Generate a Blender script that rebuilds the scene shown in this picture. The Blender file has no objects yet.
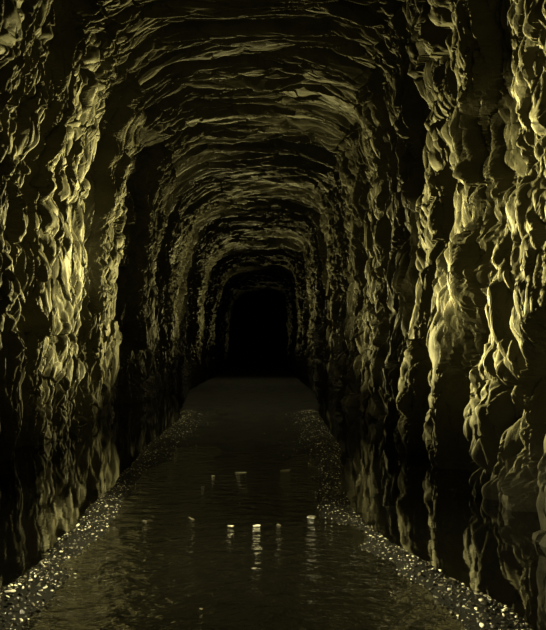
import bpy, math, random
import numpy as np
from mathutils import Vector

random.seed(7)
S = bpy.context.scene
C = S.collection
F_PX, EYE, VPX, VPY = 620.0, 1.06, 262.0, 350.0


# ------------------------------------------------------------------ noise
def hsh(ix, iy, seed):
    a = (ix.astype(np.int64) * 374761393 + iy.astype(np.int64) * 668265263 + seed * 1274126177) & 0xFFFFFFFF
    a = ((a ^ (a >> 13)) * 1103515245) & 0xFFFFFFFF
    a = ((a ^ (a >> 15)) * 2246822519) & 0xFFFFFFFF
    a = a ^ (a >> 16)
    return a.astype(np.float64) / 4294967296.0


def perlin(x, y, seed=0):
    ix, iy = np.floor(x), np.floor(y)
    fx, fy = x - ix, y - iy
    u = fx * fx * fx * (fx * (fx * 6 - 15) + 10)
    v = fy * fy * fy * (fy * (fy * 6 - 15) + 10)

    def g(dx, dy):
        t = hsh(ix + dx, iy + dy, seed) * 2 * math.pi
        return np.cos(t) * (fx - dx) + np.sin(t) * (fy - dy)
    a = g(0, 0) * (1 - u) + g(1, 0) * u
    b = g(0, 1) * (1 - u) + g(1, 1) * u
    return (a * (1 - v) + b * v) * 1.5


def fbm(x, y, seed, octs=4, gain=0.5):
    r, amp = 0, 1.0
    for k in range(octs):
        r = r + amp * perlin(x, y, seed + k * 17)
        x, y, amp = x * 2.03 + 5.2, y * 2.03 + 1.7, amp * gain
    return r


def facets(x, y, seed, tilt):
    """broken slabs: every cell is a tilted plane; returns height (-1..1 about) and distance to the crack."""
    ix, iy = np.floor(x), np.floor(y)
    f1 = np.full(x.shape, 9.0)
    f2 = np.full(x.shape, 9.0)
    h = np.zeros(x.shape)
    for dx in (-1, 0, 1):
        for dy in (-1, 0, 1):
            cx, cy = ix + dx, iy + dy
            px = cx + 0.08 + 0.84 * hsh(cx, cy, seed)
            py = cy + 0.08 + 0.84 * hsh(cx, cy, seed + 1)
            ex, ey = x - px, y - py
            d = np.sqrt(ex * ex + ey * ey)
            plane = (hsh(cx, cy, seed + 2) * 2 - 1) + tilt * ((hsh(cx, cy, seed + 3) * 2 - 1) * ex + (hsh(cx, cy, seed + 4) * 2 - 1) * ey)
            near = d < f1
            f2 = np.where(near, f1, np.minimum(f2, d))
            h = np.where(near, plane, h)
            f1 = np.where(near, d, f1)
    return h, f2 - f1


def sstep(a, b, x):
    t = np.clip((x - a) / (b - a), 0, 1)
    return t * t * (3 - 2 * t)


# ------------------------------------------------------------------ materials
def mat(name):
    m = bpy.data.materials.new(name)
    m.use_nodes = True
    nt = m.node_tree
    return m, nt, nt.nodes['Principled BSDF']


def node(nt, kind, **kw):
    n = nt.nodes.new(kind)
    for k, v in kw.items():
        if k in n.inputs:
            n.inputs[k].default_value = v
        else:
            setattr(n, k, v)
    return n


def ramp(nt, fac, stops):
    r = nt.nodes.new('ShaderNodeValToRGB')
    e = r.color_ramp.elements
    while len(e) < len(stops):
        e.new(0.5)
    for el, (p, c) in zip(e, stops):
        el.position, el.color = p, (*c, 1)
    nt.links.new(fac, r.inputs['Fac'])
    return r.outputs['Color']


def rock_material(name, stops, rough=0.5, scale=1.0, bump=0.5, dist=0.02, spec=0.45):
    m, nt, p = mat(name)
    tc = node(nt, 'ShaderNodeTexCoord')
    n1 = node(nt, 'ShaderNodeTexNoise', Scale=1.7 * scale, Detail=8.0, Roughness=0.65)
    nt.links.new(tc.outputs['Object'], n1.inputs['Vector'])
    nt.links.new(ramp(nt, n1.outputs['Fac'], stops), p.inputs['Base Color'])
    n2 = node(nt, 'ShaderNodeTexNoise', Scale=26.0 * scale, Detail=8.0, Roughness=0.62)
    nt.links.new(tc.outputs['Object'], n2.inputs['Vector'])
    b = node(nt, 'ShaderNodeBump', Strength=bump, Distance=dist)
    nt.links.new(n2.outputs['Fac'], b.inputs['Height'])
    nt.links.new(b.outputs['Normal'], p.inputs['Normal'])
    p.inputs['Roughness'].default_value = rough
    p.inputs['Specular IOR Level'].default_value = spec
    return m


M_rock = rock_material('tunnel rock', [(0.28, (0.017, 0.016, 0.010)), (0.48, (0.028, 0.0262, 0.0172)), (0.62, (0.036, 0.0335, 0.022)), (0.78, (0.034, 0.025, 0.0165))], 0.6, bump=0.45, spec=0.05)
M_bed = rock_material('wet silt', [(0.3, (0.006, 0.0058, 0.0045)), (0.7, (0.014, 0.0134, 0.0100))], 0.9, 2.0, 0.6, 0.02, 0.05)
M_stone = rock_material('wet ballast stone, black', [(0.3, (0.010, 0.009, 0.006)), (0.7, (0.030, 0.027, 0.019))], 0.20, 9.0, 0.3, 0.004)
M_stone_mid = rock_material('wet ballast stone, brown', [(0.3, (0.06, 0.054, 0.036)), (0.7, (0.16, 0.145, 0.10))], 0.18, 9.0, 0.3, 0.004)
M_stone_glint = rock_material('wet ballast stone, buff', [(0.3, (0.38, 0.35, 0.25)), (0.7, (0.72, 0.68, 0.52))], 0.16, 9.0, 0.3, 0.004)  # pale colour stands in for wet glints on scattered stones
MATS = [M_stone, M_stone_mid, M_stone_glint]
M_pale = rock_material('pale wet stone', [(0.3, (0.50, 0.46, 0.34)), (0.7, (0.72, 0.68, 0.55))], 0.25, 9.0, 0.3, 0.004)

M_water, nt, p = mat('tunnel water')
p.inputs['Base Color'].default_value = (0.0015, 0.0014, 0.0010, 1)
p.inputs['Roughness'].default_value = 0.03
p.inputs['IOR'].default_value = 1.33
p.inputs['Specular IOR Level'].default_value = 0.10
p.inputs['Transmission Weight'].default_value = 0.35
tc = node(nt, 'ShaderNodeTexCoord')
mp = node(nt, 'ShaderNodeMapping')
mp.inputs['Scale'].default_value = (0.75, 1.3, 1.0)
nt.links.new(tc.outputs['Object'], mp.inputs['Vector'])
n1 = node(nt, 'ShaderNodeTexNoise', Scale=9.0, Detail=4.0, Roughness=0.55)
nt.links.new(mp.outputs['Vector'], n1.inputs['Vector'])
at = node(nt, 'ShaderNodeAttribute', attribute_name='ripple')
b = node(nt, 'ShaderNodeBump', Distance=0.05)
nt.links.new(at.outputs['Fac'], b.inputs['Strength'])
nt.links.new(n1.outputs['Fac'], b.inputs['Height'])
nt.links.new(b.outputs['Normal'], p.inputs['Normal'])


# ------------------------------------------------------------------ mesh helper
def grid_mesh(name, P, material, kind='structure', smooth=False):
    """P: (n, m, 3) grid of points -> one mesh object."""
    n, m = P.shape[:2]
    idx = np.arange(n * m).reshape(n, m)
    q = np.stack([idx[:-1, :-1], idx[1:, :-1], idx[1:, 1:], idx[:-1, 1:]], -1).reshape(-1, 4)
    me = bpy.data.meshes.new(name)
    me.vertices.add(n * m)
    me.vertices.foreach_set('co', P.reshape(-1).astype(np.float32))
    me.loops.add(q.size)
    me.loops.foreach_set('vertex_index', q.reshape(-1).astype(np.int32))
    me.polygons.add(len(q))
    me.polygons.foreach_set('loop_start', (np.arange(len(q)) * 4).astype(np.int32))
    me.polygons.foreach_set('use_smooth', np.full(len(q), smooth))
    me.update(calc_edges=True)
    me.materials.append(material)
    o = bpy.data.objects.new(name, me)
    C.objects.link(o)
    o['kind'] = kind
    return o


def describe(o, label, cat, group=None):
    o['label'], o['category'] = label, cat
    if group:
        o['group'] = group


# ------------------------------------------------------------------ tunnel lining
PROFILE = np.array([(-3.02, -0.75), (-2.92, 0.0), (-2.88, 1.2), (-2.82, 2.5), (-2.70, 3.7), (-2.50, 4.6), (-2.10, 5.35), (-1.45, 5.76),
                    (-0.5, 5.84), (0.4, 5.86), (1.20, 5.78), (1.80, 5.42), (2.08, 4.7), (2.16, 3.6), (2.18, 2.4), (2.10, 1.2), (2.04, 0.0), (2.06, -0.75)])


def catmull(P, k):
    out = []
    Q = np.vstack([2 * P[0] - P[1], P, 2 * P[-1] - P[-2]])
    for i in range(1, len(Q) - 2):
        t = np.linspace(0, 1, k, endpoint=False)[:, None]
        a, b_, c, d = Q[i - 1], Q[i], Q[i + 1], Q[i + 2]
        out.append(0.5 * (2 * b_ + (c - a) * t + (2 * a - 5 * b_ + 4 * c - d) * t ** 2 + (3 * b_ - a - 3 * c + d) * t ** 3))
    return np.vstack(out + [P[-1:]])


NT = 1150
cur = catmull(PROFILE, 60)
arc = np.concatenate([[0], np.cumsum(np.linalg.norm(np.diff(cur, axis=0), axis=1))])
tt = np.linspace(0, arc[-1], NT)
prof = np.stack([np.interp(tt, arc, cur[:, 0]), np.interp(tt, arc, cur[:, 1])], 1)
tan = np.gradient(prof, axis=0)
tan /= np.linalg.norm(tan, axis=1)[:, None]
nrm = np.stack([tan[:, 1], -tan[:, 0]], 1)              # points into the tunnel
# depth rows: fine near the camera, coarser far away
ys = [-3.0]
while ys[-1] < 78:
    y = ys[-1]
    ys.append(y + (0.05 if y < 1 else 0.022 if y < 1.8 else 0.012 if y < 3 else 0.0065 if y < 9 else 0.0065 * (y / 9) ** 1.9))
Y = np.array(ys)
NY = len(Y)
YY, TT = np.meshgrid(Y, tt, indexing='ij')
side = nrm[:, 0]                                         # +1 left wall, -1 right wall, 0 crown
crown = sstep(0.35, 0.85, -nrm[:, 1])                    # 1 on the ceiling
# along-the-arch coordinate, stretched on the crown so the layers run right across
dU = np.gradient(tt) * (1 - 0.62 * crown)
UU = np.broadcast_to(np.cumsum(dU), YY.shape)
CR = np.broadcast_to(crown, YY.shape)
ZZ = np.broadcast_to(prof[:, 1], YY.shape)

wa = YY + 0.30 * perlin(YY * 0.45, UU * 0.40, 3) + 0.10 * perlin(YY * 1.7, UU * 1.1, 4) + 0.035 * perlin(YY * 5, UU * 4, 5)
wb = UU + 0.35 * perlin(YY * 0.6, UU * 0.5, 8) + 0.10 * perlin(YY * 2.5, UU * 2.0, 9)

RIB_R = [(2.0, .1), (2.3, .4), (2.8, .40), (3.0, .0), (3.35, .0), (3.5, .40), (4.25, .42), (4.4, .0), (5.05, .0), (5.28, .42), (5.85, .40), (5.98, .02),
         (6.08, .02), (6.25, .40), (6.8, .38), (6.95, .0), (7.3, .0), (7.5, .38), (8.5, .36), (8.7, .0), (9.2, .0), (9.45, .34), (10.4, .34),
         (10.6, .0), (11.4, .0), (11.7, .34), (13.0, .32), (13.3, .0), (14.5, .0)]
RIB_L = [(2.0, .1), (2.6, .35), (3.4, .35), (3.6, .0), (4.4, .0), (4.7, .38), (6.2, .35), (6.4, .0), (6.7, -.02), (6.98, .40), (8.15, .42), (8.4, .0),
         (8.95, -.02), (9.25, .40), (10.5, .38), (10.8, .0), (12.0, -.02), (12.4, .38), (14.2, .38), (14.6, .0), (15.6, .0)]


def rib(table, a):
    x = np.array([r[0] for r in table])
    v = np.array([r[1] for r in table])
    i = np.clip(np.searchsorted(x, a) - 1, 0, len(x) - 2)
    t = np.clip((a - x[i]) / (x[i + 1] - x[i]), 0, 1)
    t = t * t * (3 - 2 * t)
    return v[i] * (1 - t) + v[i + 1] * t


pn = perlin(wa * 0.85, wb * 0.16, 21)
noise_rib = 0.26 * (1 - 2.2 * np.abs(pn)) + 0.12 * perlin(wa * 1.9, wb * 0.4, 22)
wh = YY + 0.13 * perlin(YY * 0.6, UU * 0.55, 3) + 0.07 * perlin(YY * 1.9, UU * 1.6, 4) + 0.03 * perlin(YY * 5, UU * 4, 5)
low = 0.60 * (1 - sstep(0.8, 1.7, ZZ)) * (1 - sstep(4.9, 6.2, YY))      # the foot of the nearest right rib stands farther in
hand = np.where(side[None, :] > 0, rib(RIB_L, wh), rib(RIB_R, wh - low))
use = (1 - sstep(13, 15.5, YY)) * (1 - sstep(0.05, 0.6, CR)) * sstep(1.5, 2.5, YY)
D = 1.1 * hand * use + noise_rib * (1 - use) * (1 - 0.45 * CR)

wa = wa + 0.9 * (D - D.mean())          # carry the broken texture down the flanks of the ribs

# drapery: rounded bulges parted by sharp grooves
dr1 = np.abs(perlin(wa * 1.75, wb * 0.27, 61))
dr2 = np.abs(perlin(wa * 3.4 + 3, wb * 0.75, 62))
dr3 = np.abs(perlin(wa * 7.5 + 1, wb * 2.1, 63))
dr4 = np.abs(perlin(wa * 15 + 2, wb * 5.0, 64))
D = D + (0.17 + 0.22 * CR) * np.sqrt(dr1 + 0.004) + (0.13 + 0.07 * CR) * np.sqrt(dr2 + 0.003) + 0.09 * dr3 + 0.035 * dr4

h1, c1 = facets(wa / 0.55, wb / 1.9, 101, 1.4)
h2, c2 = facets(wa / 0.21 + 7, wb / 0.72, 131, 1.5)
h3, c3 = facets(wa / 0.080 + 3, wb / 0.26, 161, 1.5)
D = D + (0.065 + 0.02 * CR) * h1 + 0.052 * h2 + 0.022 * h3
D = D - 0.06 * (1 - sstep(0, 0.16, c1)) - 0.04 * (1 - sstep(0, 0.18, c2)) - 0.010 * (1 - sstep(0, 0.2, c3))
D = D + 0.03 * fbm(wa * 2.2, wb * 0.9, 51, 4)
D = D - 0.18

P = np.empty((NY, NT, 3))
P[..., 0] = prof[None, :, 0] + nrm[None, :, 0] * D
P[..., 1] = YY
P[..., 2] = prof[None, :, 1] + nrm[None, :, 1] * D
jl = int(np.argmax(crown > 0.45))
jr = NT - 1 - int(np.argmax(crown[::-1] > 0.45))
grid_mesh('wall_left', P[:, :jl + 1], M_rock)
grid_mesh('ceiling', P[:, jl:jr + 1], M_rock)
grid_mesh('wall_right', P[:, jr:], M_rock)

# rock face closing the far end, deep in the dark
gx, gz = np.meshgrid(np.linspace(-3.6, 2.8, 60), np.linspace(-0.9, 6.6, 70), indexing='ij')
gy = 77.5 + 0.5 * fbm(gx * 0.8, gz * 0.8, 77, 4)
grid_mesh('wall_back', np.stack([gx, gy, gz], -1), M_rock)

# ------------------------------------------------------------------ track bed and water
BANK_L, BANK_R = -1.10, 0.66


def bank_right(y):
    return np.interp(y, [1.5, 2.5, 2.9, 3.4, 4.2, 4.8, 5.6, 6.6, 8, 10, 12, 16], [1.0, .92, .78, .62, .50, .54, .62, .70, .74, .78, 1.0, 1.2])


def bank_left(y):
    return np.interp(y, [1.5, 2.6, 3.1, 4.1, 6.2, 9.4, 11, 16], [-1.06, -1.06, -1.04, -1.07, -1.13, -1.12, -1.35, -1.8])


def bed_height(x, y):
    bl, br = bank_left(y), bank_right(y)
    ditch = -0.45
    wl = sstep(bl - 0.42, bl - 0.04, x)
    wr = 1 - sstep(br + 0.06, br + 0.50, x)
    core = np.minimum(wl, wr)
    n = fbm(x * 2.3, y * 1.6, 301, 4)
    mid = -0.035 + 0.022 * n
    # the bed rises out of the shallow water farther in
    mid = mid + 0.052 * sstep(5.6, 7.0, y + 0.5 * n)
    fadeL = 1 - sstep(9, 12, y) * 0.9
    fadeR = 1 - sstep(9, 12, y) * 0.9
    gL = np.exp(-((x - bl) / 0.15) ** 2) * (0.062 + 0.03 * perlin(x * 3, y * 2.1, 311)) * fadeL
    gR = np.exp(-((x - br) / 0.17) ** 2) * (0.055 + 0.035 * perlin(x * 3, y * 2.1, 312)) * fadeR
    return ditch + (mid - ditch) * core + gL + gR


yb = [-3.0]
while yb[-1] < 77.8:
    y = yb[-1]
    yb.append(y + (0.06 if y < 1.5 else 0.02 if y < 6 else 0.02 * (y / 6) ** 1.6))
xb = np.linspace(-3.9, 2.95, 330)
BY, BX = np.meshgrid(np.array(yb), xb, indexing='ij')
BZ = bed_height(BX, BY)
grid_mesh('floor', np.stack([BX, BY, BZ], -1), M_bed, smooth=True)

xw = np.linspace(-3.9, 2.95, 140)
yw = np.concatenate([np.linspace(-3, 12, 200), np.linspace(12.4, 77.8, 100)])
WY, WX = np.meshgrid(yw, xw, indexing='ij')
w = grid_mesh('water', np.stack([WX, WY, 0 * WX], -1), M_water, smooth=True)
core = sstep(bank_left(WY) - 0.10, bank_left(WY) + 0.2, WX) * (1 - sstep(bank_right(WY) - 0.25, bank_right(WY) + 0.05, WX))
rp = w.data.attributes.new('ripple', 'FLOAT', 'POINT')
rp.data.foreach_set('value', (0.012 + 0.50 * core).reshape(-1).astype(np.float32))


# ------------------------------------------------------------------ stones
def ico():
    import bmesh
    bm = bmesh.new()
    bmesh.ops.create_icosphere(bm, subdivisions=2, radius=1.0)
    V = np.array([v.co[:] for v in bm.verts])
    Fc = np.array([[v.index for v in f.verts] for f in bm.faces])
    bm.free()
    return V, Fc


ICO_V, ICO_F = ico()


def stone_verts(seed, flat=0.62, long=1.25):
    """angular crushed stone: a ball cut by random planes."""
    r = np.random.RandomState(seed)
    V = ICO_V.copy()
    for _ in range(14):
        n = r.normal(size=3)
        n /= np.linalg.norm(n)
        d = r.uniform(0.38, 0.85)
        k = V @ n - d
        V = V - np.outer(np.clip(k, 0, None), n)
    V = V * (1 + 0.04 * r.normal(size=(len(V), 1)))
    return V * np.array([long, 1.0, flat])


def stone_mesh(name, V, material):
    me = bpy.data.meshes.new(name)
    me.from_pydata(V.tolist(), [], ICO_F.tolist())
    me.materials.append(material)
    return me


KINDS = [stone_mesh('ballast stone', stone_verts(k, random.uniform(.5, .8), random.uniform(1.0, 1.5)), MATS[(0, 1, 0, 2, 0, 1, 0)[k % 7]]) for k in range(21)]
PALES = [stone_mesh('pale stone', stone_verts(40 + k, .55, 1.35), M_pale) for k in range(4)]


def sizes(y):
    return random.uniform(0.004, 0.010) * (1.4 if random.random() < 0.10 else 1.0)


# scatter spots over both banks, dense near the crest
spots = []
for sd, fn, spread, num in ((0, bank_left, 0.14, 13000), (1, bank_right, 0.16, 13000)):
    for _ in range(num):
        y = 2.1 + (10.5 - 2.1) * random.random() ** 2.2
        x = float(fn(y)) + random.gauss(0, spread * (1.9 if random.random() < 0.12 else 1.0))
        z = float(bed_height(np.array(x), np.array(y)))
        if z < -0.03 or (z < -0.008 and random.random() < 0.7):
            continue
        spots.append((y, x, z, sd, sizes(y)))


def px(x, y, z):
    return VPX + F_PX * x / y, VPY + F_PX * (EYE - z) / y


spots.sort(key=lambda s: -s[4] / s[0])
single, rest, used = [], [], []
for s in spots:
    u, v = px(s[1], s[0], s[2])
    ok = 2 < u < 544 and v < 628 and len(single) < 280
    if ok and all((s[0] - t[0]) ** 2 + (s[1] - t[1]) ** 2 > (1.15 * (s[4] + t[4])) ** 2 for t in single):
        single.append(s)
    else:
        rest.append(s)
ZONES = [(3.1, 'nearest the camera'), (4.4, 'in its middle stretch'), (99, 'toward the dark end')]
for y, x, z, sd, r in single:
    o = bpy.data.objects.new('ballast_stone', random.choice(KINDS))
    C.objects.link(o)
    o.location = (x, y, z + r * 0.18)
    o.scale = (r * random.uniform(.9, 1.3), r * random.uniform(.8, 1.1), r)
    o.rotation_euler = (random.uniform(-.7, .7), random.uniform(-.7, .7), random.uniform(0, 6.28))
    zone = next(t for lim, t in ZONES if y < lim)
    sname = ('left', 'right')[sd]
    describe(o, f'small wet angular stone on the gravel bank along the {sname} ditch, {zone}', 'stone', f'stones on the {sname} gravel bank, {zone}')

rest = [s for s in rest if all((s[0] - t[0]) ** 2 + (s[1] - t[1]) ** 2 > (1.0 * (s[4] + t[4])) ** 2 for t in single)]
VV, FF, base = [], [], 0
for i, (y, x, z, sd, r) in enumerate(rest):
    V = stone_verts(500 + i % 40, .65, 1.25) * r * random.uniform(.6, .9)
    a = random.uniform(0, 6.28)
    R = np.array([[math.cos(a), -math.sin(a), 0], [math.sin(a), math.cos(a), 0], [0, 0, 1]])
    VV.append(V @ R.T + np.array([x, y, z + r * 0.05]))
    FF.append(ICO_F + base)
    base += len(V)
me = bpy.data.meshes.new('gravel')
me.from_pydata(np.vstack(VV).tolist(), [], np.vstack(FF).tolist())
for m_ in MATS:
    me.materials.append(m_)
pick = np.random.RandomState(5).choice(3, size=len(rest), p=[.62, .27, .11])
me.polygons.foreach_set('material_index', np.repeat(pick, len(ICO_F)).astype(np.int32))
o = bpy.data.objects.new('gravel', me)
C.objects.link(o)
o['kind'] = 'stuff'
describe(o, 'fine wet gravel heaped along both edges of the flooded track bed', 'gravel')

# stones that single themselves out: px, py of their water line, radius, label
LONE = [
    (231, 526, .024, 'pale wet stone breaking the shallow water, left one of the row of three', 1),
    (256, 526, .032, 'pale wet stone breaking the shallow water, middle and largest of the row of three', 1),
    (279, 525, .024, 'dull wet stone breaking the shallow water, right one of the row of three', 0),
    (241, 473, .060, 'long flat pale stone awash behind the row of three, left of the track centre', 1),
    (286, 471, .050, 'long flat stone awash behind the row of three, right of the track centre', 0),
    (240, 503, .014, 'tiny lone stone between the row of three and the flat stones', 0),
    (213, 476, .020, 'small stone just left of the long flat pale stone', 1),
    (203, 487, .018, 'small low stone in the shallow water, left of and nearer than the flat stones', 0),
    (190, 519, .038, 'dark wet stone alone in the shallows, left of the row of three', 0),
    (145, 521, .026, 'low flat stone in the shallows, close to the left gravel bank', 0),
    (312, 518, .036, 'low grey stone in ripples at the foot of the right gravel bank', 0),
    (11, 592, .028, 'brightest pale stone on top of the near left gravel bank', 1),
    (202, 609, .016, 'small stone just showing in the rippled water near the photo bottom', 0),
    (318, 451, .022, 'small pale stone on the far part of the right gravel bank', 1),
]
for k, (u, v, r, lab, pale) in enumerate(LONE):
    r *= 0.8
    y = F_PX * EYE / (v - VPY)
    x = (u - VPX) / F_PX * y
    if abs(v - 592) < 1:
        y *= 0.95
        x = (u - VPX) / F_PX * y
    z = max(-0.004, float(bed_height(np.array(x), np.array(y))))
    o = bpy.data.objects.new('pale_stone' if pale else 'wet_stone', PALES[k % 4] if pale else KINDS[1 + 7 * (k % 3)])
    C.objects.link(o)
    fl = r > .035
    o.location = (x, y, z + r * (0.12 if fl else 0.15))
    o.scale = (r * (1.3 if fl else 1.0), r * .8, r * (.42 if fl else .8))
    o.rotation_euler = (random.uniform(-.1, .1), random.uniform(-.1, .1), random.uniform(-.4, .4))
    describe(o, lab, 'stone')

# ------------------------------------------------------------------ lamps, camera
WARM = (1.0, 0.885, 0.36)
PALE = (1.0, 0.92, 0.52)


def spot(name, loc, target, watts, cone, blend=1.0, color=WARM, radius=0.0):
    L = bpy.data.lights.new(name, 'SPOT')
    L.energy, L.spot_size, L.spot_blend, L.color, L.shadow_soft_size = watts, math.radians(cone), blend, color, radius
    o = bpy.data.objects.new(name, L)
    C.objects.link(o)
    o.location = loc
    o.rotation_euler = (Vector(target) - Vector(loc)).to_track_quat('-Z', 'Y').to_euler()
    return o


def point(name, loc, watts, color=WARM, radius=0.0):
    L = bpy.data.lights.new(name, 'POINT')
    L.energy, L.color, L.shadow_soft_size = watts, color, radius
    o = bpy.data.objects.new(name, L)
    C.objects.link(o)
    o.location = loc
    return o


# unseen spots set along the tunnel, raking the rock back toward the camera
spot('unseen_spot', (-1.9, 7.6, 0.9), (2.1, 5.1, 2.3), 14500, 64)
spot('unseen_spot', (-1.7, 5.7, 1.6), (2.1, 4.05, 1.9), 19000, 54)
spot('unseen_spot', (1.4, 10.7, 0.9), (-2.8, 8.2, 2.8), 15000, 74)
spot('unseen_spot', (1.3, 8.7, 1.6), (-2.8, 7.1, 2.6), 13000, 64)
spot('unseen_spot', (-1.9, 11.0, 0.9), (2.0, 8.3, 2.9), 6000, 76)
for ty, e in ((12.5, 2300), (18, 2900), (25, 2400), (33, 1000), (46, 200)):
    spot('unseen_spot', (-1.2, ty, 1.3), (2.0, ty - 2.4, 4.0), e, 100)
    spot('unseen_spot', (0.6, ty + 2, 1.3), (-2.7, ty - 0.4, 4.0), e, 100)
for ty, e in ((14, 1700), (21, 1500), (29, 1200)):
    spot('unseen_spot', (-0.3, ty, 1.2), (-0.3, ty - 5.0, 6.0), e, 90)
spot('unseen_spot', (1.5, 3.4, 2.2), (-1.05, 3.2, 0.0), 1500, 50, color=PALE)  # added cross light to brighten the left gravel bank
spot('unseen_spot', (-2.2, 3.2, 2.2), (0.75, 3.0, 0.0), 1700, 44, color=PALE)  # same addition for the right gravel bank
spot('unseen_spot', (-2.2, 4.6, 2.0), (-0.05, 4.7, 0.0), 70, 48, color=PALE)  # weak spot added to pick out the stones in the shallows
spot('unseen_spot', (-0.3, 14.0, 4.9), (-0.3, 13.4, 0.0), 480, 100, color=PALE)  # unseen downlight added to lift the far bed
spot('unseen_spot', (-0.3, 9.2, 4.9), (-0.3, 9.0, 0.0), 330, 90, color=PALE)  # added downlight over the nearer stretch of bed
spot('unseen_spot', (-0.3, 21.0, 4.9), (-0.3, 20.4, 0.0), 420, 100, color=PALE)  # added downlight over the deepest stretch of bed
spot('unseen_spot', (-0.3, 3.0, 0.7), (-0.3, 15.0, 6.0), 130, 50, color=PALE)  # added fill from low in front, aimed up at the ceiling
point('added_fill', (-0.3, 1.0, 1.8), 3, PALE)  # weak fill added beside the camera, no real lamp there

W = bpy.data.worlds.new('dark')
S.world = W
W.use_nodes = True
W.node_tree.nodes['Background'].inputs['Color'].default_value = (0, 0, 0, 1)

cam = bpy.data.cameras.new('camera')
cam.sensor_fit = 'HORIZONTAL'
cam.sensor_width = 36
cam.lens = 36 * F_PX / 546
cam.shift_x = (273 - VPX) / 546
cam.shift_y = (VPY - 315) / 546
cam.clip_start, cam.clip_end = 0.05, 200
co = bpy.data.objects.new('camera', cam)
C.objects.link(co)
co.location = (0, 0, EYE)
co.rotation_euler = (math.pi / 2, 0, 0)
S.camera = co
vs = S.view_settings
vs.view_transform, vs.look, vs.exposure, vs.gamma, vs.use_curve_mapping = 'Standard', 'None', 0.0, 1.0, False
